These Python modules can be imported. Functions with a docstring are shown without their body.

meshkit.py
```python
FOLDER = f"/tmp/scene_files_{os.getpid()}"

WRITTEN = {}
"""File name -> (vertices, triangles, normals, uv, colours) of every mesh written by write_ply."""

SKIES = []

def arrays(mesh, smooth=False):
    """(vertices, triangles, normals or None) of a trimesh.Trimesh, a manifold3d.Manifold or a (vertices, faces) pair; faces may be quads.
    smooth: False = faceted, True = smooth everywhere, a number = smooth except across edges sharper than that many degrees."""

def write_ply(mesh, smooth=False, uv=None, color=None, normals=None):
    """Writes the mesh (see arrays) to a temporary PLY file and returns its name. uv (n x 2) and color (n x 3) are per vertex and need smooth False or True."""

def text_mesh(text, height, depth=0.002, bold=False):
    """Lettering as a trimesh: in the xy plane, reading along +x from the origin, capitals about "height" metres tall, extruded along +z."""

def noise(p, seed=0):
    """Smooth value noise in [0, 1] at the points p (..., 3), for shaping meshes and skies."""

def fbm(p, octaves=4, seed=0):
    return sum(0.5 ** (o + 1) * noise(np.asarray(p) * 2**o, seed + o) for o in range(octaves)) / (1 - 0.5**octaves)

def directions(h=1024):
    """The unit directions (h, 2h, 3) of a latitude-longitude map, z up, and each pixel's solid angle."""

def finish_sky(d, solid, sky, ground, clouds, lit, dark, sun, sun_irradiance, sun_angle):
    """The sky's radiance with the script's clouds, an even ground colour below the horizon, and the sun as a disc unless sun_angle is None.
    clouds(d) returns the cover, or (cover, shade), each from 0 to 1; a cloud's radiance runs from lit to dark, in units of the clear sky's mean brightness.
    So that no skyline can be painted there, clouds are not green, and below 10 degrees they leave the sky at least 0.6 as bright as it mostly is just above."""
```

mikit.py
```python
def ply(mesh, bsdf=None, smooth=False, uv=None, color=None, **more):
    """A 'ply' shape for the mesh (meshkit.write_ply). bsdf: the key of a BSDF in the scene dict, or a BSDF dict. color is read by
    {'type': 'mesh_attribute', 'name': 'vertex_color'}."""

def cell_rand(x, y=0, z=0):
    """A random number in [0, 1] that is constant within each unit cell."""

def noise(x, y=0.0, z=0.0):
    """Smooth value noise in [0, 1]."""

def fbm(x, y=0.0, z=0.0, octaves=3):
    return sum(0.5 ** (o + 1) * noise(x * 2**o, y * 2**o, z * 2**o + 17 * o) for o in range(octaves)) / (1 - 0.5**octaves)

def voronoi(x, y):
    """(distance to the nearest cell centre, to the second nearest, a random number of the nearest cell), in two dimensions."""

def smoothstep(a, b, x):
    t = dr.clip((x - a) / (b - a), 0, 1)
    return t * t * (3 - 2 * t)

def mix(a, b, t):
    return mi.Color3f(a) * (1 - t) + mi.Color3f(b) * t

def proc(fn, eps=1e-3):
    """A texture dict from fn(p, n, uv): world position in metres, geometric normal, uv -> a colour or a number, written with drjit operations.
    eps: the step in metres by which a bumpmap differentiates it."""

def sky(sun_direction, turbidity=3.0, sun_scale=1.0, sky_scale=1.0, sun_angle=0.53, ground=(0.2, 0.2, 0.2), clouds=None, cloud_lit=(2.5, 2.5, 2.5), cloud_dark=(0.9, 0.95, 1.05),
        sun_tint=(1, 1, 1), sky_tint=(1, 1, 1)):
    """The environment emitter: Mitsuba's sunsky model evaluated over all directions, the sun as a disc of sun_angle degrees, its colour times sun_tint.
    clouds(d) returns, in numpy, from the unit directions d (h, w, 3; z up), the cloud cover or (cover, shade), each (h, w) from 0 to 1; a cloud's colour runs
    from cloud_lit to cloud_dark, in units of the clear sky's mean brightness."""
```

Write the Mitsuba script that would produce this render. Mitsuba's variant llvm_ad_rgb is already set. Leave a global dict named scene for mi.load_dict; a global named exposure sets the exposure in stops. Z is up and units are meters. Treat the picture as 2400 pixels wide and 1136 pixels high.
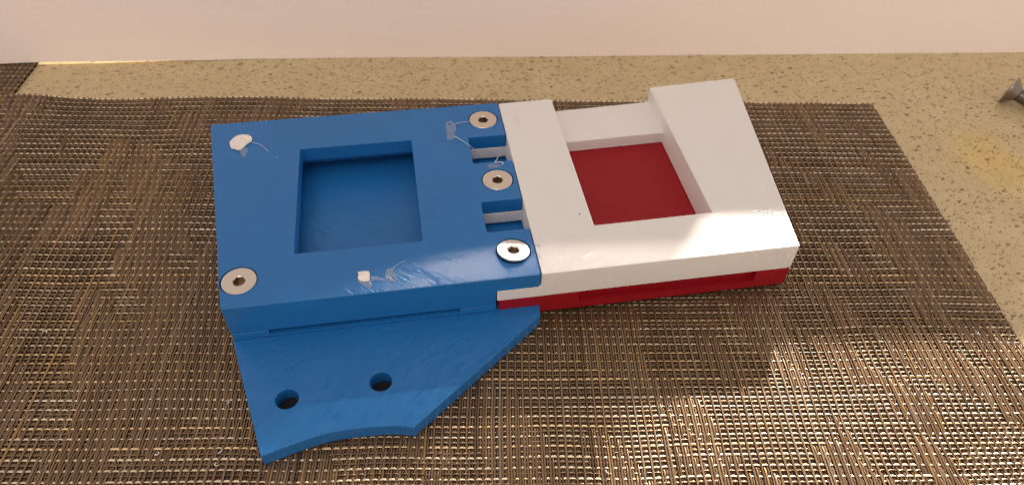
import math, random
import numpy as np, trimesh, mitsuba as mi, drjit as dr, mikit, meshkit
import manifold3d as m3
from shapely.geometry import Polygon
from mikit import proc, noise, fbm, voronoi, cell_rand, smoothstep, mix
T = mi.ScalarTransform4f
MM = 0.001
random.seed(4); RNG = np.random.default_rng(4)
scene, labels = {}, {}

# ------------------------------------------------------------------ camera, light, exposure
exposure = 0.08
CAM = np.array([0, 0, 177.45]) * MM
FWD = np.array([0.0, 0.69592, -0.71812]); UP = np.array([-0.03495, 0.71768, 0.69550])
scene['camera'] = dict(type='thinlens', fov=70.18, fov_axis='x', aperture_radius=0.0007, focus_distance=0.225,
                       near_clip=0.01, far_clip=20.0,
                       to_world=T().look_at(origin=CAM.tolist(), target=(CAM + FWD).tolist(), up=UP.tolist()))
ROOM = (0.69, 0.583, 0.512)                       # even warm light of the room
scene['room_light'] = dict(type='constant', radiance={'type': 'rgb', 'value': list(ROOM)})
LAMP = np.array([20.0, 560.0, 250.0]) * MM       # lamp under the wall cabinet, behind the standing board
AIM = np.array([40.0, 140.0, 10.0]) * MM
LAMP2 = np.array([230.0, 575.0, 222.0]) * MM
for key, at, power, tip in (('cabinet_lamp', LAMP, 3300.0, 'left of the two'), ('cabinet_lamp_001', LAMP2, 31000.0, 'right of the two')):
    scene[key] = dict(type='rectangle', to_world=T().look_at(origin=at.tolist(), target=AIM.tolist(), up=[0, 0, 1]) @ T().scale([0.010, 0.003, 1]),
                      bsdf=dict(type='diffuse', reflectance={'type': 'rgb', 'value': [0.5, 0.5, 0.5]}),
                      emitter=dict(type='area', radiance={'type': 'rgb', 'value': [power, 0.86 * power, 0.71 * power]}))
    labels[key] = dict(label='small warm cabinet lamp behind the white board, ' + tip, category='lamp', group='cabinet lamps')

# large unseen fill light, added behind and above the viewer
scene['added_fill_light'] = dict(type='rectangle', to_world=T().look_at(origin=[-0.2, -0.85, 1.45], target=[0, 0.2, 0], up=[0, 0, 1]) @ T().scale([0.45, 0.45, 1]),
                             bsdf=dict(type='diffuse', reflectance={'type': 'rgb', 'value': [0.5, 0.5, 0.5]}),
                             emitter=dict(type='area', radiance={'type': 'rgb', 'value': [2.6, 2.2, 1.92]}))
labels['added_fill_light'] = dict(label='wide square fill light added behind the viewer', category='lamp')

# ------------------------------------------------------------------ frames and helpers (millimetres)
YAW, BX, BY = 0.189, -79.54, 124.169
CY, SY = math.cos(YAW), math.sin(YAW)


def world(p):
    """bracket frame (u along, v to the back, z up; mm) -> world metres"""
    p = np.asarray(p, float)
    return np.stack([CY * p[:, 0] - SY * p[:, 1] + BX, SY * p[:, 0] + CY * p[:, 1] + BY, p[:, 2]], 1) * MM


def arr(m):
    if hasattr(m, 'to_mesh'):
        q = m.to_mesh()
        return np.array(q.vert_properties[:, :3], float), np.array(q.tri_verts)
    return np.array(m.vertices, float), np.array(m.faces)


def put(key, mesh, bsdf, smooth=28, frame='bracket', **kw):
    v, f = arr(mesh)
    v = world(v) if frame == 'bracket' else v * MM
    scene[key] = mikit.ply((v, f), bsdf, smooth=smooth, **kw)


def tag(key, label=None, category=None, group=None, kind=None):
    d = {k: v for k, v in dict(label=label, category=category, group=group, kind=kind).items() if v}
    labels[key] = d


def rounded(poly, r=0.7, seg=3):
    """rounds the corners of an outline in plan"""
    if r <= 0:
        return poly
    p = poly.buffer(-r, quad_segs=seg).buffer(2 * r, quad_segs=seg).buffer(-r, quad_segs=seg)
    return p.simplify(0.02)


def inset(pts, d):
    """moves a closed contour to its left by d (mitred)"""
    p = np.asarray(pts, float)
    e = np.roll(p, -1, 0) - p
    e /= np.linalg.norm(e, axis=1, keepdims=True)
    n = np.stack([-e[:, 1], e[:, 0]], 1)
    n0 = np.roll(n, 1, 0)
    b = n + n0
    return p + d * b / np.maximum((1 + (n * n0).sum(1, keepdims=True)), 0.3)


def plate(poly, z0, z1, rt=0.35, rb=0.15, holes=True):
    """solid between z0 and z1 over a shapely polygon, top edge rounded by rt, bottom edge by rb"""
    rings = [np.array(poly.exterior.coords)[:-1]] + [np.array(h.coords)[:-1] for h in poly.interiors]
    fixed = []
    for k, r in enumerate(rings):
        a = 0.5 * np.sum(r[:, 0] * np.roll(r[:, 1], -1) - np.roll(r[:, 0], -1) * r[:, 1])
        fixed.append(r[::-1] if (a > 0) != (k == 0) else r)
    lay = []
    if rb > 0:
        lay += [(z0, rb), (z0 + 0.3 * rb, 0.3 * rb)]
    lay.append((z0 + rb, 0.0))
    if rt > 0:
        lay += [(z1 - rt, 0.0)] + [(z1 - rt + rt * math.sin(a), rt * (1 - math.cos(a))) for a in (math.pi / 6, math.pi / 3, math.pi / 2)]
    else:
        lay.append((z1, 0.0))
    V, F, base = [], [], 0
    tops, bots = [], []
    off = 0
    for r in fixed:
        n = len(r)
        for z, d in lay:
            q = inset(r, d) if d > 0 else r
            V.append(np.column_stack([q, np.full(n, z)]))
        for k in range(len(lay) - 1):
            a = off + k * n + np.arange(n); b = off + k * n + (np.arange(n) + 1) % n
            F += [np.stack([a, b, b + n], 1), np.stack([a, b + n, a + n], 1)]
        bots.append(off + np.arange(n)); tops.append(off + (len(lay) - 1) * n + np.arange(n))
        off += n * len(lay)
    V = np.vstack(V)
    for idx, flip in ((tops, False), (bots, True)):
        flat = np.concatenate(idx)
        tri = np.array(m3.triangulate([V[i, :2] for i in idx]))
        tri = flat[tri]
        F.append(tri[:, ::-1] if flip else tri)
    F = np.vstack(F)
    return m3.Manifold(m3.Mesh(np.asarray(V, np.float32), np.asarray(F, np.uint32)))


def solid(poly, z0, z1):
    return plate(poly, z0, z1, 0, 0)


def rect(u0, v0, u1, v1):
    return Polygon([(u0, v0), (u1, v0), (u1, v1), (u0, v1)])


def cyl(u, v, z0, z1, r0, r1=None, n=40):
    return m3.Manifold.cylinder(z1 - z0, r0, r0 if r1 is None else r1, n).translate([u, v, z0])


def tube(points, radius, sides=6):
    p = np.asarray(points, float)
    t = np.gradient(p, axis=0); t /= np.linalg.norm(t, axis=1, keepdims=True) + 1e-12
    a = np.cross(t, [0.13, 0.21, 1.0]); a /= np.linalg.norm(a, axis=1, keepdims=True) + 1e-12
    b = np.cross(t, a)
    an = np.arange(sides) * 2 * np.pi / sides
    r = np.broadcast_to(radius, (len(p),))[:, None, None]
    v = p[:, None] + r * (np.cos(an)[None, :, None] * a[:, None] + np.sin(an)[None, :, None] * b[:, None])
    i, j = np.meshgrid(np.arange(len(p) - 1), np.arange(sides), indexing='ij')
    q = np.stack([i * sides + j, i * sides + (j + 1) % sides, (i + 1) * sides + (j + 1) % sides, (i + 1) * sides + j], -1).reshape(-1, 4)
    f = np.vstack([q[:, [0, 1, 2]], q[:, [0, 2, 3]]])
    v = v.reshape(-1, 3)
    c0, c1 = len(v), len(v) + 1
    v = np.vstack([v, p[:1], p[-1:]])
    s = np.arange(sides); s1 = (s + 1) % sides; L = (len(p) - 1) * sides
    f = np.vstack([f, np.stack([s1, s, s * 0 + c0], 1), np.stack([L + s, L + s1, s * 0 + c1], 1)])
    return trimesh.Trimesh(v, f, process=False)


def curve(pts, n=24):
    """smooth curve through points"""
    from scipy.interpolate import CubicSpline
    p = np.asarray(pts, float)
    s = np.r_[0, np.cumsum(np.linalg.norm(np.diff(p, axis=0), axis=1))]
    return CubicSpline(s, p)(np.linspace(0, s[-1], n))


# ------------------------------------------------------------------ materials
def rgb(*c):
    return {'type': 'rgb', 'value': list(c)}


def local(p):
    x, y = p.x * 1000 - BX, p.y * 1000 - BY
    return CY * x + SY * y, -SY * x + CY * y, p.z * 1000


def ridges(sign, pitch=0.55, amp=1.0, wav=0.0):
    """relief of printed plastic: diagonal extrusion lines on flat faces, stacked layers on upright ones (metres)"""
    def fn(p, n, uv):
        u, v, z = local(p)
        d = (u + sign * v) * 0.7071
        l = (u - sign * v) * 0.7071
        w = fbm(d * 0.35, l * 0.09, 3.0) - 0.5
        ph = (d + 0.10 * w + wav * (noise(d * 1.3, l * 1.1, 7.0) - 0.5)) / pitch
        k = 0.35 + 0.9 * noise(dr.floor(ph) * 0.77, l * 0.10, 5.0)
        top = (0.5 + 0.5 * dr.cos(6.28318 * ph)) * k * 0.022 * amp
        top += (noise(d * 2.1, l * 0.42, 1.0) - 0.5) * 0.030 * amp + (noise(u * 1.8, v * 1.8, 2.0) - 0.5) * 0.012 * amp
        gap = smoothstep(0.93, 0.985, noise(dr.floor(ph * 0.5) * 3.17, l * 0.045, 11.0))
        top -= gap * 0.05 * amp
        lay = dr.floor(z / 0.24)
        side = (0.5 + 0.5 * dr.cos(6.28318 * z / 0.24)) * 0.004 + (noise(lay * 0.9, (u + v) * 0.05, 4.0) - 0.5) * 0.012 + (noise(z * 1.9, (u + v) * 0.05, 6.0) - 0.5) * 0.03
        return dr.select(dr.abs(n.z) > 0.6, 3.4 * top, 1.8 * side) * 0.001
    return fn


def filament(key, base, rough, sign, pitch=0.55, amp=1.0, wav=0.0, spec=0.5, colour=None):
    scene[key] = dict(type='twosided', bsdf=dict(type='bumpmap', tex=proc(ridges(sign, pitch, amp, wav), 6e-5), scale=1.0,
                      bsdf=dict(type='principled', base_color=proc(colour) if colour else rgb(*base), roughness=rough, specular=spec)))


def tone(base, amt):
    def fn(p, n, uv):
        u, v, z = local(p)
        k = 1.0 + amt * (fbm(u * 0.05, v * 0.05, z * 0.3) - 0.5) + amt * 0.6 * (noise(z * 4.2, (u + v) * 0.03, 9.0) - 0.5) * dr.select(dr.abs(n.z) > 0.6, 0.3, 1.0)
        return mi.Color3f(*base) * k
    return fn


def white_tone(p, n, uv):
    u, v, z = local(p)
    k = 1.0 + 0.05 * (fbm(u * 0.06, v * 0.06, z * 0.3) - 0.5)
    c = mi.Color3f(0.69, 0.685, 0.685) * k
    top = dr.select((n.z > 0.6) & (z > 18), 1.0, 0.0)
    e = dr.sqrt(dr.square((u - 95.4) / 1.7) + dr.square((v - 73.4) / 3.6)) + 0.5 * (noise(u * 0.8, v * 0.8) - 0.5)
    c = mix(c, mi.Color3f(0.70, 0.62, 0.62), smoothstep(1.1, 0.4, e) * top * 0.8)
    dot = dr.sqrt(dr.square(u - 106.8) + dr.square(v - 23.3))
    return mix(c, mi.Color3f(0.12, 0.1, 0.1), smoothstep(0.36, 0.22, dot) * top)


BLUE = (0.011, 0.138, 0.41)
filament('blue_plastic', BLUE, 0.31, 1, 0.8, 1.0, spec=0.45, colour=tone(BLUE, 0.16))
filament('blue_foot_plastic', BLUE, 0.30, -1, 0.9, 1.5, spec=0.4, colour=tone(BLUE, 0.16))
filament('white_plastic', None, 0.33, -1, 0.85, 1.0, wav=0.5, colour=white_tone)
RED = (0.27, 0.005, 0.012)
filament('red_plastic', RED, 0.45, 1, 0.5, 0.9, wav=0.6, spec=0.25, colour=tone(RED, 0.15))
scene['steel'] = dict(type='twosided', bsdf=dict(type='bumpmap', tex=proc(lambda p, n, uv: (noise(p.x * 2500, p.y * 2500, p.z * 2500) - 0.5) * 4e-6, 1e-4), scale=1.0,
                      bsdf=dict(type='principled', base_color=rgb(0.70, 0.63, 0.56), metallic=1.0, roughness=0.36)))
scene['dark_steel'] = dict(type='twosided', bsdf=dict(type='principled', base_color=rgb(0.27, 0.24, 0.22), metallic=1.0, roughness=0.24))
scene['socket_shade_steel'] = dict(type='twosided', bsdf=dict(type='principled', base_color=rgb(0.30, 0.24, 0.19), metallic=1.0, roughness=0.38))  # darker than the head steel: recess shade put into the liner colour
scene['hole_shade'] = dict(type='diffuse', reflectance=rgb(0.02, 0.022, 0.028))  # near-black tone for the shade inside the foot-plate holes
scene['paper'] = dict(type='twosided', bsdf=dict(type='principled', base_color=proc(lambda p, n, uv: mi.Color3f(0.74, 0.70, 0.67) * (0.86 + 0.28 * fbm(p.x * 700, p.y * 700, 2.0))), roughness=0.8, specular=0.2))
scene['glue'] = dict(type='blendbsdf', weight=0.20, a=dict(type='thindielectric', int_ior=1.4), b=dict(type='twosided', bsdf=dict(type='principled', base_color=rgb(0.66, 0.70, 0.76), roughness=0.2, specular=0.7)))
scene['glue_thread'] = dict(type='twosided', bsdf=dict(type='principled', base_color=rgb(0.50, 0.56, 0.66), roughness=0.3, specular=0.6))


def stone(p, n, uv):
    x, y = p.x * 1000, p.y * 1000
    c = mi.Color3f(0.485, 0.40, 0.236) * (0.93 + 0.14 * fbm(x * 0.35, y * 0.35, 4.0))
    c = mix(c, mi.Color3f(0.60, 0.53, 0.34), smoothstep(0.45, 0.8, fbm(x * 0.10, y * 0.10, 8.0)) * 0.22)
    dens = fbm(x * 0.05, y * 0.05, 1.0)
    out = c
    for k, (s, ang, lim, col) in enumerate([(0.34, 0.6, 0.34, (0.20, 0.115, 0.045)), (0.52, 2.3, 0.32, (0.24, 0.145, 0.065)), (0.78, 1.3, 0.30, (0.30, 0.19, 0.085)), (0.18, 0.2, 0.24, (0.15, 0.08, 0.045))]):
        a, b = math.cos(ang), math.sin(ang)
        wx = x + 1.1 * (noise(x * 0.7, y * 0.7, k + 20.0) - 0.5); wy = y + 1.1 * (noise(x * 0.7, y * 0.7, k + 40.0) - 0.5)
        d1, d2, r = voronoi((a * wx + b * wy) * s, (-b * wx + a * wy) * s * 1.9)
        size = lim * (0.25 + 0.75 * cell_rand(dr.floor(r * 9999), k)) * dr.select(r < 0.42 + 0.3 * (dens - 0.5), 1.0, 0.0)
        out = mix(out, mi.Color3f(*col), smoothstep(size + 0.06, size * 0.4, d1) * dr.select(size > 0, 1.0, 0.0) * (0.48 + 0.5 * cell_rand(dr.floor(r * 7777), k + 5)))
    st = dr.sqrt(dr.square((x - 188) / 17) + dr.square((y - 226) / 21)) + 0.9 * (fbm(x * 0.09, y * 0.09, 6.0) - 0.5)
    return out * mix(mi.Color3f(1, 1, 1), mi.Color3f(1.22, 1.06, 0.50), smoothstep(1.25, 0.1, st) * 0.65)


scene['counter_stone'] = dict(type='twosided', bsdf=dict(type='principled', base_color=proc(stone), roughness=0.35, specular=0.4))
scene['board_paper'] = dict(type='twosided', bsdf=dict(type='principled', base_color=proc(lambda p, n, uv: mi.Color3f(0.95, 0.87, 0.83) * (0.985 + 0.03 * fbm(p.x * 30, p.z * 60, 1.0))), roughness=0.6, specular=0.25))
VC = {'type': 'mesh_attribute', 'name': 'vertex_color'}
scene['mat_strand'] = dict(type='twosided', bsdf=dict(type='principled', base_color=VC, roughness=0.37, specular=1.0, metallic=0.6))
scene['mat_bright_strand'] = dict(type='twosided', bsdf=dict(type='principled', base_color=VC, roughness=0.36, specular=0.8, metallic=0.35))
scene['mat_gap_dark'] = dict(type='twosided', bsdf=dict(type='principled', base_color=rgb(0.085, 0.055, 0.032), roughness=0.7))  # dark tone of the added sheet that darkens the gaps between strands

# ------------------------------------------------------------------ the setting: counter
CZ = -1.3
g = trimesh.Trimesh([[-900, -500, CZ], [900, -500, CZ], [900, 640, CZ], [-900, 640, CZ]], [[0, 1, 2], [0, 2, 3]], process=False)
put('countertop', g, 'counter_stone', smooth=False, frame='world')
tag('countertop', 'beige speckled stone countertop', kind='structure')


# ------------------------------------------------------------------ standing white board
def board():
    from scipy.interpolate import PchipInterpolator
    line = PchipInterpolator([-400, -223, -211, -160, -128, -112, 0, 237, 500], [246.5, 267.6, 269.3, 274.8, 279.2, 281.2, 290.4, 309.6, 331])
    top = PchipInterpolator([-400, -60, -38, -30, -20, -10, 5, 15, 68, 76, 111, 118, 500], [126, 122, 113, 106.5, 102.5, 99.8, 98.3, 98, 98, 112, 112, 85.2, 84.4])  # unseen top outline, made up to block parts of the lamp light
    bot = PchipInterpolator([-400, -212, -185, -150, -138, -122, -100, 500], [0.35, 0.35, 0.2, -0.35, -0.9, -1.05, -1.28, -1.28])
    xs = np.unique(np.r_[np.linspace(-400, -140, 60), np.linspace(-140, -110, 90), np.linspace(-110, 60, 60), np.linspace(60, 125, 90), np.linspace(125, 500, 50)])
    ts = np.unique(np.r_[np.linspace(0, 0.3, 50), np.linspace(0.3, 1, 14)])
    X, Tt = np.meshgrid(xs, ts, indexing='ij')
    B, H = bot(X), top(X)
    Z = B + Tt * (H - B)
    Y = line(X)
    # the short curved crease pressed into the sheet
    cx = -127.2 + 2.2 * ((16 - Z) / 10.0) * 0.55 + 0.6 * np.sin(Z * 0.35)
    gate = 1 / (1 + np.exp(-(Z - 5.0) * 1.6)) / (1 + np.exp((Z - 15.0) * 1.2))
    Y = Y + gate * (0.30 * np.exp(-((X - cx) / 0.42) ** 2) - 0.14 * np.exp(-((X - cx - 0.9) / 0.7) ** 2))
    Y = Y + 0.35 * (meshkit.fbm(np.stack([X * 0.012, Z * 0.02, X * 0], -1), 3, 3) - 0.5)
    n, m = X.shape
    front = np.stack([X, Y, Z], -1).reshape(-1, 3)
    back = front + [0, 2.6, 0]
    i, j = np.meshgrid(np.arange(n - 1), np.arange(m - 1), indexing='ij')
    q = np.stack([i * m + j, (i + 1) * m + j, (i + 1) * m + j + 1, i * m + j + 1], -1).reshape(-1, 4)
    rim = np.r_[np.arange(n) * m, (n - 1) * m + np.arange(1, m), (np.arange(n - 2, -1, -1)) * m + m - 1, np.arange(m - 2, 0, -1)]
    N = n * m
    r1 = np.roll(rim, -1)
    fs = np.vstack([q[:, [0, 1, 2]], q[:, [0, 2, 3]], (q[:, [0, 2, 1]]) + N, (q[:, [0, 3, 2]]) + N, np.stack([rim, rim + N, r1 + N], 1), np.stack([rim, r1 + N, r1], 1)])
    return trimesh.Trimesh(np.vstack([front, back]), fs, process=False)


put('white_board', board(), 'board_paper', smooth=40, frame='world')
tag('white_board', 'tall white card board standing upright across the back of the counter', 'board')


# ------------------------------------------------------------------ woven placemats
def weave(key, corner, yaw, nx, ny, sx, seed, lift, edge, wp=0.74, fp=1.52):
    """a mat from its back corner: warp strands run towards the viewer, weft strands across; sx = +1/-1 direction of the weft from the corner"""
    rng = np.random.default_rng(seed)
    ex = np.array([math.cos(yaw), math.sin(yaw)]) * sx
    ey = -np.array([-math.sin(yaw), math.cos(yaw)])
    I, J = np.meshgrid(np.arange(nx), np.arange(ny), indexing='ij')
    # figured weave: blocks where the weft floats and blocks where the warp floats
    f1 = meshkit.noise(np.stack([I / 13.0 + 0.06 * J, J / 12.0, I * 0.0], -1), seed) + 0.22 * meshkit.noise(np.stack([I / 6.0, J / 2.2, I * 0.0 + 5], -1), seed + 3)
    weftblock = f1 > np.median(f1)
    cream = (J % 2 == 0)
    brick = meshkit.noise(np.stack([I / 60.0, J / 30.0, I * 0.0 + 2], -1), seed + 5) > 0.5
    under3 = ((I + np.where(brick, J % 2, 0)) % 3 == 0)
    weft_up = np.where(weftblock, ~under3, np.where(cream, (I + np.where(brick, J // 2, 0)) % 3 == 1, (I * 2 + J * 3) % 17 == 0))
    s = np.where(weft_up, 1.0, -1.0)                    # +1 weft above
    wob = lambda sc, sd, a: a * (meshkit.noise(np.stack([I * sc, J * sc * 2.2, I * 0.0], -1), sd) - 0.5)
    jx = rng.normal(0, 0.05, nx)[:, None] + wob(0.05, seed + 11, 0.5)
    jy = rng.normal(0, 0.07, ny)[None, :] + wob(0.035, seed + 12, 0.9)
    A, B = (I + 0.5) * wp + jx, (J + 0.5) * fp + jy
    P = np.array(corner)[None, None, :2] + A[..., None] * ex + B[..., None] * ey
    P = P + edge(P)[..., None] * -ey
    Z0 = -0.55 + lift(P)
    warpz = Z0 - 0.22 * s
    # a warp strand that floats over several weft strands arches up a little
    k = np.stack([-s[:, max(j - 2, 0):j + 3].mean(1) for j in range(ny)], 1)
    warpz = warpz + 0.13 * k + rng.normal(0, 0.015, warpz.shape)
    weftz = Z0 + np.where(s > 0, 0.27, -0.2) + rng.normal(0, 0.015, warpz.shape)

    def strands(pts, width, height, cols, roll0, rvar, sides=6):
        n, m = pts.shape[:2]
        t = np.gradient(pts, axis=1); t /= np.linalg.norm(t, axis=-1, keepdims=True)
        a = np.cross(t, [0, 0, 1.0]); a /= np.linalg.norm(a, axis=-1, keepdims=True)
        b = np.cross(a, t)
        roll = roll0 + rvar * rng.normal(0, 1, (n, 1, 1)) + 0.55 * (meshkit.noise(np.stack(np.broadcast_arrays(np.arange(n)[:, None] * 7.31, np.arange(m)[None] * 0.23, 0.0), -1), seed + 21)[..., None] - 0.5)
        a, b = a * np.cos(roll) + b * np.sin(roll), b * np.cos(roll) - a * np.sin(roll)
        an = np.arange(sides) * 2 * np.pi / sides + np.pi / sides
        ww = np.asarray(width)[:, None, None, None] if np.ndim(width) else width
        v = pts[:, :, None] + ww * np.cos(an)[:, None] * a[:, :, None] + height * np.sin(an)[:, None] * b[:, :, None]
        i, j, c = np.meshgrid(np.arange(n), np.arange(m - 1), np.arange(sides), indexing='ij')
        o = (i * m + j) * sides
        q = np.stack([o + c, o + (c + 1) % sides, o + sides + (c + 1) % sides, o + sides + c], -1).reshape(-1, 4)
        col = np.broadcast_to(cols[:, None, None, :], (n, m, sides, 3)).reshape(-1, 3)
        return (v.reshape(-1, 3) * MM, np.vstack([q[:, [0, 2, 1]], q[:, [0, 3, 2]]])), col

    # warp
    pw = np.concatenate([P, warpz[..., None]], -1)
    ends = pw[:, -1:] + np.r_[ey * 1.2, -0.1]; first = pw[:, :1] - np.r_[ey, 0] * rng.uniform(0.1, 0.4, (nx, 1, 1))
    pw = np.concatenate([first, pw, ends], 1)
    base = np.array([[0.215, 0.130, 0.064], [0.25, 0.158, 0.080], [0.18, 0.108, 0.054], [0.30, 0.21, 0.13], [0.34, 0.20, 0.075]])
    cw = np.array([0.85, 0.87, 0.93]) * base[rng.choice(5, nx, p=[0.44, 0.26, 0.18, 0.07, 0.05])] * rng.uniform(0.92, 1.08, (nx, 1))
    mesh, col = strands(pw, rng.uniform(0.31, 0.37, nx), 0.15, cw, -0.12, 0.30)
    scene[key + '__warp_strands'] = mikit.ply(mesh, 'mat_strand', smooth=True, color=col)
    tag(key + '__warp_strands', 'brown strands running towards the viewer', kind='stuff')
    # weft
    pf = np.concatenate([P, weftz[..., None]], -1).transpose(1, 0, 2)
    first = pf[:, :1] - np.r_[ex, 0] * rng.uniform(0.1, 0.6, (ny, 1, 1)); ends = pf[:, -1:] + np.r_[ex, 0] * 1.0
    pf = np.concatenate([first, pf, ends], 1)
    for name, sel, bs, cols, w, mat in (('cream_weft_strands', np.arange(ny) % 2 == 0, 0, np.array([[0.72, 0.61, 0.45], [0.76, 0.67, 0.54], [0.70, 0.53, 0.30]]), 0.36, 'mat_bright_strand'),
                                        ('brown_weft_strands', np.arange(ny) % 2 == 1, 0, np.array([[0.18, 0.118, 0.064], [0.22, 0.15, 0.086], [0.15, 0.094, 0.049]]), 0.41, 'mat_strand')):
        k = int(sel.sum())
        cc = cols[rng.choice(3, k, p=[0.45, 0.35, 0.2])] * rng.uniform(0.85, 1.1, (k, 1))
        mesh, col = strands(pf[sel], np.full(k, w), 0.14, cc, -0.26, 0.18)
        scene[key + '__' + name] = mikit.ply(mesh, mat, smooth=True, color=col)
        tag(key + '__' + name, ('cream' if 'cream' in name else 'brown') + ' strands running across the mat', kind='stuff')
    # thin sheet added under the strands to darken the gaps, not a mat part
    a1, b1 = nx * wp, ny * fp
    gi, gj = np.meshgrid(np.linspace(0.2, a1 - 0.2, 60), np.linspace(0.2, b1, 40), indexing='ij')
    Q = np.array(corner)[None, None, :2] + gi[..., None] * ex + gj[..., None] * ey
    Q = Q + edge(Q)[..., None] * -ey
    v = np.concatenate([Q, (-1.12 + lift(Q))[..., None]], -1).reshape(-1, 3)
    i, j = np.meshgrid(np.arange(59), np.arange(39), indexing='ij')
    q = np.stack([i * 40 + j, (i + 1) * 40 + j, (i + 1) * 40 + j + 1, i * 40 + j + 1], -1).reshape(-1, 4)
    scene[key + '__added_gap_sheet'] = mikit.ply((v * MM, np.vstack([q[:, [0, 1, 2]], q[:, [0, 2, 3]]])), 'mat_gap_dark', smooth=True)


def bump_lift(P):
    x, y = P[..., 0], P[..., 1]
    far = np.clip((y - 205) / 45, 0, 1) ** 2
    return far * (1.5 * np.exp(-((x + 199) / 13) ** 2) + 0.6 * np.exp(-((x + 118) / 22) ** 2) + 0.5 * np.exp(-((x + 30) / 30) ** 2)) + 0.12 * (meshkit.noise(np.stack([x * 0.04, y * 0.04, x * 0], -1), 5) - 0.5)


def bump_edge(P):
    x, y = P[..., 0], P[..., 1]
    far = np.clip((y - 215) / 35, 0, 1)
    return far * (-1.6 * np.exp(-((x + 165) / 17) ** 2) + 0.4 * np.exp(-((x + 95) / 25) ** 2))


flat = lambda P: np.zeros(P.shape[:-1])
weave('woven_placemat', (151.3, 262.6), 0.047, 515, 128, -1, 21, bump_lift, bump_edge)
tag('woven_placemat', 'large woven brown and gold placemat lying under the printed bracket', 'placemat')
weave('woven_placemat_001', (-211.2, 316.0), 0.06, 120, 45, -1, 33, flat, flat)
tag('woven_placemat_001', 'woven brown placemat showing only a corner by the board at far left', 'placemat')

# ------------------------------------------------------------------ the printed bracket
TOP, TAB, SEAM, FOOT = 18.9, 13.55, 7.75, 4.7
BR = 'printed_bracket'
tag(BR, '3D printed bracket of blue, white and red plastic screwed together on the placemat', 'bracket')
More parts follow.
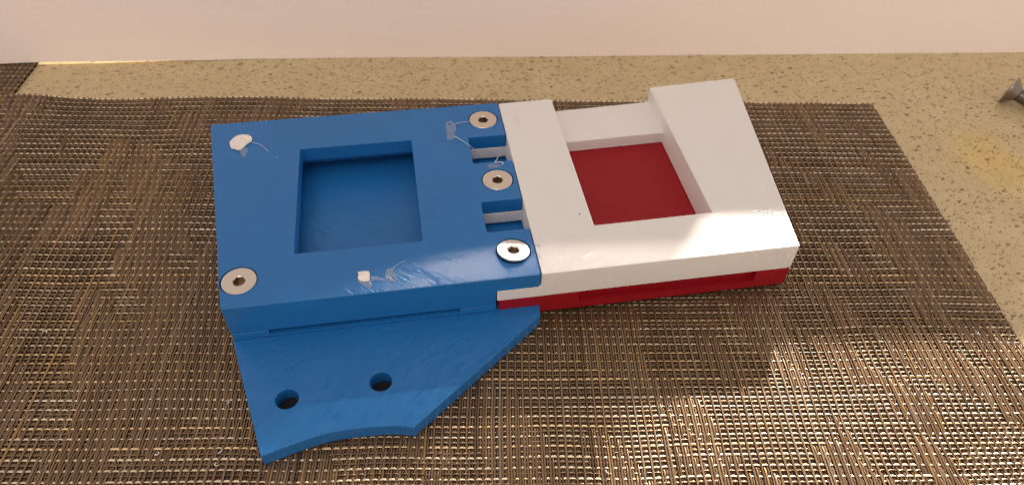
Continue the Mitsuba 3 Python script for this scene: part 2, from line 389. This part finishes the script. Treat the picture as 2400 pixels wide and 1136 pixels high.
# blue housing: trapezoid block, overhanging tab on the right, pocket, two notches, four screw seats
outline = Polygon([(0, 0), (90, 0), (90.1, 86), (-12.5, 86.1)])
lid = rounded(outline, 0.8)
window = rounded(rect(19.1, 18.5, 57.0, 68.0), 0.6)
lid = lid.difference(window)
for v0, v1 in ((52.5, 66.7), (19.4, 33.1)):
    lid = lid.difference(rounded(rect(76.8, v0, 95, v1), 0.45))
housing = plate(lid, TAB + 0.05, TOP, 0.28, 0.05)
body = rounded(Polygon([(0, 0), (76.9, 0), (77, 86), (-12.5, 86.1)]), 0.8)
under = solid(body.difference(rect(15, 14.5, 61.5, 74)), SEAM, TAB + 0.6)
housing = housing + under
SEATS = [(83.39, 76.47, 0.0), (83.65, 43.17, 0.02), (83.51, 10.45, 0.55), (4.05, 10.0, -0.08)]
for u, v, dz in SEATS:
    housing -= cyl(u, v, TOP - 3.4, TOP + 1, 5.33, n=56)
for u, v, dz in SEATS:                                 # raised burr where the plastic was pushed up around the seat
    a = np.linspace(0, 2 * np.pi, 61)
    rr = 5.42 + 0.05 * np.sin(3 * a + u) + 0.04 * np.sin(7 * a + v)
    z = TOP + 0.02 + 0.06 * np.sin(2 * a + v) * (1 if u < 50 or v > 40 else 0.5)
    ring = tube(np.stack([u + rr * np.cos(a), v + rr * np.sin(a), z], 1), 0.17, 6)
    hv, hf = arr(housing) if not isinstance(housing, trimesh.Trimesh) else (housing.vertices, housing.faces)
    housing = trimesh.Trimesh(np.vstack([hv, ring.vertices]), np.vstack([hf, ring.faces + len(hv)]), process=False)
put(BR + '__housing', housing, 'blue_plastic')
tag(BR + '__housing', 'blue housing block with a rectangular window')
low = rounded(Polygon([(0.15, -0.25), (76.9, -0.25), (76.9, 10.5), (99, 10.5), (99, 85), (-12.4, 86)]), 0.8)
lower = plate(low, FOOT + 0.05, SEAM - 0.12, 0.25, 0.25) - solid(rect(10.6, -3, 66, 3.5), 6.0, 9) - solid(rect(13, 13, 63, 77), 5.9, 9)
put(BR + '__lower_plate', lower, 'blue_plastic')
tag(BR + '__lower_plate', 'thin blue layer with a long slot in its front edge')
arc = [(10.4, -38.2), (17.99, -36.14), (26.63, -34.25), (36.62, -33.96), (44.37, -34.6), (49.55, -35.9)]
arc = [tuple(p) for p in curve([(a, b) for a, b in arc], 26)]
foot = rounded(Polygon([(-11.5, 84)] + [(-0.1, 0)] + arc + [(89.8, -3.7), (91.2, 10), (88, 84)]), 0.45)
foot = Polygon(foot.exterior.coords, [[(16.2 + 3.1 * math.cos(t), -22 + 3.1 * math.sin(t)) for t in np.linspace(0, 2 * np.pi, 49)[:-1]],
                                      [(41.5 + 3.05 * math.cos(t), -20.2 + 3.05 * math.sin(t)) for t in np.linspace(0, 2 * np.pi, 49)[:-1]]])
footm = plate(foot, 0.02, FOOT, 0.3, 0.3)
put(BR + '__foot_plate', footm, 'blue_foot_plastic')
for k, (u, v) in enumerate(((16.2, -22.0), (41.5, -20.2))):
    put(BR + '__hole_shade_disc' + ('' if k == 0 else '_001'), cyl(u, v, 0.04, 0.3, 3.04), 'hole_shade')  # added dark disc standing in for the shade down the hole
tag(BR + '__foot_plate', 'blue foot plate with two round holes and a curved front edge')
# white frame: strip, front bar and right bar at full height, low rail at the back, tongue under the blue tab
fr = Polygon([(90.25, 0.1), (170.8, 0.3), (184.7, 90.4), (149.5, 88.4), (149.1, 18.4), (110.3, 17.9), (110.5, 85.9), (90.35, 85.5)])
frame = plate(rounded(fr, 0.5), 9.0, TOP - 0.02, 0.28, 0.2)
rail = plate(Polygon([(108, 66), (151, 67), (151, 86.6), (108, 85.1)]), 9.0, 13.6, 0.3, 0.25)
tong = rounded(Polygon([(77.05, 0.05), (92, 0.05), (92, 84.5), (77.05, 84.5)]), 0.3)
for v0, v1 in ((52.6, 66.6), (19.5, 33.0)):
    tong = tong.difference(rect(73, v0, 90.2, v1))
frame = frame + rail + plate(tong, 9.0, TAB - 0.1, 0.2, 0.2)
put(BR + '__frame', frame, 'white_plastic')
tag(BR + '__frame', 'white frame with a square opening and a low back rail')
rp = rounded(Polygon([(77.6, 0.15), (170.6, 0.25), (182.5, 87), (100, 85), (100, 10), (77.6, 10)]), 0.5)
red = plate(rp, 1.3, 8.88, 0.25, 0.3) - solid(rect(102.5, -3, 159.5, 2.2), 4.5, 9.5)
put(BR + '__base_plate', red, 'red_plastic')
tag(BR + '__base_plate', 'red base plate under the white frame, seen through its opening')
for k, (u, v, dz) in enumerate(SEATS):
    zt = TOP + dz
    prof = [(0, -3.2), (2.6, -3.2), (4.85, -0.75), (5.0, -0.5), (5.0, -0.12), (4.88, 0.0), (0, 0)]
    head = m3.Manifold.revolve(m3.CrossSection([[(a, b) for a, b in prof]]), 56)
    hexr = 1.62 / math.cos(math.pi / 6)
    hexa = m3.Manifold.cylinder(3.4, hexr, hexr, 6).translate([0, 0, -2.3])
    cone = m3.Manifold.cylinder(0.5, hexr * 0.82, hexr * 1.12, 24).translate([0, 0, -0.38])
    tilt = [(0.3, 0.2), (-0.4, 0.5), (-7.0, 5.0), (0.5, -0.3)][k]
    head = (head - hexa - cone).rotate([0, 0, 17 * k + 5]).rotate([tilt[0], tilt[1], 0]).translate([u, v, zt])
    key = BR + '__screw' + ('' if k == 0 else f'_{k:03d}')
    put(key, head, 'steel', smooth=25)
    cup = m3.Manifold.cylinder(2.2, hexr * 0.985, hexr * 0.985, 6).translate([0, 0, -2.55]) - m3.Manifold.cylinder(3, hexr * 0.93, hexr * 0.93, 6).translate([0, 0, -2.25])
    put(key + '__socket', cup.rotate([0, 0, 17 * k + 5]).rotate([tilt[0], tilt[1], 0]).translate([u, v, zt]), 'socket_shade_steel', smooth=False)
    tag(key + '__socket', 'hexagonal socket liner in the screw head, coloured dark as recess shade')
for k, pts in enumerate([[(88.9, 11.7, 19.0), (89.7, 11.65, 19.5), (90.9, 11.5, 19.3), (91.9, 11.0, 19.05)], [(89.2, 8.4, 19.0), (89.9, 7.9, 19.4), (90.6, 7.3, 19.2), (91.15, 5.9, 19.0)]]):
    put(BR + '__loose_fibre' + ('' if k == 0 else '_001'), tube(curve(pts, 14), 0.07, 5), 'blue_plastic', smooth=True)

# ------------------------------------------------------------------ scraps of paper and glue on the bracket
PAPER1 = [(-4.73, 74.46), (-3.67, 76.71), (-2.14, 78.04), (-0.79, 78.24), (1.24, 77.59), (2.54, 76.39), (2.8, 75.09), (2.59, 73.86), (1.34, 72.65), (0.42, 71.15), (-0.37, 70.03), (-1.37, 69.55), (-2.62, 70.33), (-3.71, 70.85), (-4.29, 72.28)]
FILM1 = [(-1.45, 70.42), (-0.29, 70.76), (0.85, 71.34), (1.69, 70.24), (1.46, 67.59), (1.01, 65.96), (0.25, 66.3), (-0.5, 68.09)]
FILM1B = [(-0.12, 77.51), (0.96, 79.04), (1.94, 78.27), (1.58, 77.03)]
STR1 = [(2.58, 73.98), (3.87, 72.81), (5.92, 71.54), (7.39, 69.73), (8.85, 67.81), (10.31, 65.79), (11.41, 64.8), (12.38, 63.23)]
PAPER2 = [(37.45, 8.21), (38.79, 8.31), (40.66, 8.11), (41.01, 6.96), (40.82, 6.04), (40.83, 4.6), (40.39, 4.23), (39.33, 4.24), (38.39, 4.52), (37.55, 5.35), (37.47, 6.38), (37.74, 6.92)]
FILM2 = [(37.24, 5.4), (37.43, 4.51), (38.68, 3.33), (40.12, 1.99), (40.85, 1.6), (41.41, 2.65), (41.25, 4.54), (40.2, 4.97), (38.72, 5.04)]
BRIDGE2 = [(40.98, 6.02), (41.94, 6.1), (43.0, 5.73), (44.05, 5.15), (44.79, 4.9), (44.55, 4.35), (42.96, 4.58), (41.89, 4.44), (41.13, 4.12)]
FILM3 = [(44.45, 4.65), (45.45, 5.38), (45.23, 6.43), (45.67, 7.99), (46.68, 8.59), (47.51, 7.87), (47.99, 6.77), (48.43, 4.95), (48.91, 3.87), (48.26, 3.67), (46.95, 3.29), (45.49, 3.93)]
STR3 = [(47.52, 8.17), (47.87, 8.56), (48.79, 9.48), (50.15, 10.34), (51.74, 11.17)]
GLUEA = [(69.71, 75.2), (70.41, 76.73), (71.73, 76.91), (72.47, 75.73), (73.29, 74.37), (73.31, 72.59), (72.51, 70.24), (72.12, 68.55), (72.49, 67.12), (71.48, 66.57), (70.35, 65.87), (69.35, 66.34), (69.15, 67.56), (69.82, 69.9), (69.36, 72.76)]
HOLEA = [(70.58, 75.27), (71.19, 75.9), (71.72, 74.76), (71.11, 74.12)]
GLUEM = [(81.2, 50.46), (82.04, 51.3), (83.69, 51.39), (85.61, 50.5), (86.27, 49.46), (83.77, 49.17), (81.91, 48.95)]


def flake(pts, z, thick, rough, seed, hole=None, dens=0.35, sag=0.0, skin=False):
    """an irregular thin flake: refined slab with an uneven top"""
    p = Polygon(pts).buffer(0.18).buffer(-0.18)
    if hole:
        p = p.difference(Polygon(hole))
    m = m3.Manifold.extrude(m3.CrossSection([list(map(tuple, np.array(r.coords)[:-1])) for r in [p.exterior] + list(p.interiors)], m3.FillRule.EvenOdd), thick).refine_to_length(dens)
    v, f = arr(m)
    e = np.array([p.exterior.distance(__import__('shapely').Point(q)) for q in v[:, :2]])
    up = v[:, 2] > thick * 0.5
    nz = meshkit.fbm(np.column_stack([v[:, :2] * 0.9, v[:, 2] * 0]), 3, seed) - 0.5
    v[:, 2] = np.where(up, thick * (0.35 + 0.65 * np.clip(e / 0.35, 0, 1)) + rough * nz * np.clip(e / 0.2, 0.2, 1), v[:, 2] * 0) + z + np.where(up, 1, 0) * sag
    if skin:                                           # a film stuck down: only its upper skin
        f = f[up[f].any(1)]
    return trimesh.Trimesh(v, f, process=False)


# white paper scrap at back left, with its film and string of glue
put('paper_scrap', flake(PAPER1, TOP + 0.28, 0.45, 0.5, 3), 'paper', smooth=40)
tag('paper_scrap', 'oval scrap of torn white paper at the back left corner of the blue housing', 'paper scrap')
put('glue_film', flake(FILM1, TOP + 0.03, 0.22, 0.25, 5, skin=True), 'glue', smooth=40)
put('glue_film__flap', flake(FILM1B, TOP + 0.03, 0.25, 0.2, 6, skin=True), 'glue', smooth=40)
put('glue_film__thread', tube(curve([(a, b, TOP + 0.1 + 0.25 * math.sin(i)) for i, (a, b) in enumerate(STR1)], 40), np.linspace(0.12, 0.04, 40), 6), 'glue_thread', smooth=True)
tag('glue_film', 'clear glue film with a curved thread under the oval paper scrap', 'glue')
put('paper_scrap_001', flake(PAPER2, TOP + 0.28, 0.5, 0.35, 8), 'paper', smooth=40)
tag('paper_scrap_001', 'small square white paper scrap near the front edge of the blue housing', 'paper scrap')
put('glue_film_001', flake(FILM2, TOP + 0.03, 0.3, 0.4, 9, skin=True), 'glue', smooth=40)
put('glue_film_001__bridge', flake(BRIDGE2, TOP + 0.05, 0.4, 0.7, 10, dens=0.25, skin=True), 'glue', smooth=30)
put('glue_film_001__crumpled_film', flake(FILM3, TOP + 0.05, 0.5, 1.3, 12, dens=0.25, skin=True), 'glue', smooth=30)
put('glue_film_001__thread', tube(curve([(a, b, TOP + 0.25) for a, b in STR3], 20), np.linspace(0.09, 0.04, 20), 6), 'glue_thread', smooth=True)
tag('glue_film_001', 'crumpled clear glue film trailing right from the square paper scrap', 'glue')
put('glue_film_002', flake(GLUEA, TOP + 0.03, 0.35, 0.35, 14, HOLEA, skin=True), 'glue', smooth=40)
put('glue_film_002__thread', tube(curve([(72.9, 74.55, 19.2), (75.63, 74.96, 19.5), (78.6, 75.3, 19.05)], 16), np.linspace(0.12, 0.07, 16), 6), 'glue_thread', smooth=True)
put('glue_film_002__thread_001', tube(curve([(72.3, 67.5, 19.2), (74.42, 64.7, 19.25), (76.5, 62.3, 18.9), (79.02, 60.9, 17.2)], 20), np.linspace(0.17, 0.08, 20), 6), 'glue_thread', smooth=True)
tag('glue_film_002', 'clear glue blob with two stretched threads beside the rearmost screw', 'glue')
put('glue_film_003', flake(GLUEM, TOP + 0.03, 0.2, 0.2, 17, skin=True), 'glue', smooth=40)
put('glue_film_003__curl', tube(curve([(86.3, 49.9, 19.2), (85.0, 51.2, 19.6), (84.0, 51.6, 19.3), (84.66, 52.4, 19.5), (85.2, 52.9, 20.4), (85.8, 52.8, 22.2), (85.6, 52.6, 23.2), (84.5, 52.8, 23.6), (83.4, 53.0, 23.3)], 50), np.r_[np.linspace(0.22, 0.16, 20), np.linspace(0.16, 0.06, 30)], 6), 'glue_thread', smooth=True)
tag('glue_film_003', 'clear glue smear with a curled thread behind the middle screw', 'glue')

# ------------------------------------------------------------------ loose countersunk screw on the counter at far right
def loose_screw():
    prof = [(0, -0.3), (2.2, -0.3), (2.2, 0.0), (5.7, 0.0), (5.95, 0.2), (5.95, 0.55), (3.2, 3.5), (2.95, 4.0), (2.85, 4.2)]
    z = 4.2
    while z < 21:
        prof += [(2.5, z + 0.22), (3.0, z + 0.55), (3.0, z + 0.68), (2.5, z + 1.0)]
        z += 1.0
    prof += [(2.3, z + 0.4), (0, z + 0.4)]
    m = m3.Manifold.revolve(m3.CrossSection([prof]), 48)
    v, f = arr(m)
    d = np.array([0.72, -0.66, -0.17]); d /= np.linalg.norm(d)
    a = np.cross(d, [0, 0, 1]); a /= np.linalg.norm(a); b = np.cross(d, a)
    c = np.array([209.7, 268.7, 4.55])
    v = c + v[:, :1] * a + v[:, 1:2] * b + v[:, 2:] * d
    return trimesh.Trimesh(v, f if np.linalg.det(np.array([a, b, d])) > 0 else f[:, ::-1], process=False)


put('loose_screw', loose_screw(), 'dark_steel', smooth=25, frame='world')
tag('loose_screw', 'loose countersunk steel screw lying on the speckled counter at far right', 'screw')

# ------------------------------------------------------------------ tiny plastic shavings fallen on the placemat
for k, (x, y) in enumerate([(-91.2, 90.6), (-75.2, 91.5), (-74.6, 88.8), (-77.2, 106.1), (-137.1, 127.7), (143.7, 139.8), (26.6, 90.5)]):
    rr = np.random.default_rng(50 + k)
    a0, n = rr.uniform(0, 6.28), 14
    t = np.linspace(0, 1, n)
    ang = a0 + (2.2 + 2.5 * rr.random()) * t
    px = x + np.cumsum(np.cos(ang)) * 0.16; py = y + np.cumsum(np.sin(ang)) * 0.16
    key = 'plastic_shaving' + ('' if k == 0 else f'_{k:03d}')
    put(key, tube(np.stack([px, py, 0.12 + 0.35 * np.sin(3.1 * t)], 1), np.linspace(0.2, 0.1, n), 5), 'glue_thread' if k % 2 else 'paper', smooth=True, frame='world')
    tag(key, 'tiny pale curled shaving on the placemat ' + ['well left of the foot plate corner', 'just left of the foot plate front corner', 'by the foot plate corner, nearest the viewer', 'left of the foot plate beside its left hole', 'far left of the bracket', 'by the right edge of the mat', 'at the bottom, right of the curved foot edge'][k], 'shaving', 'plastic shavings on the placemat')
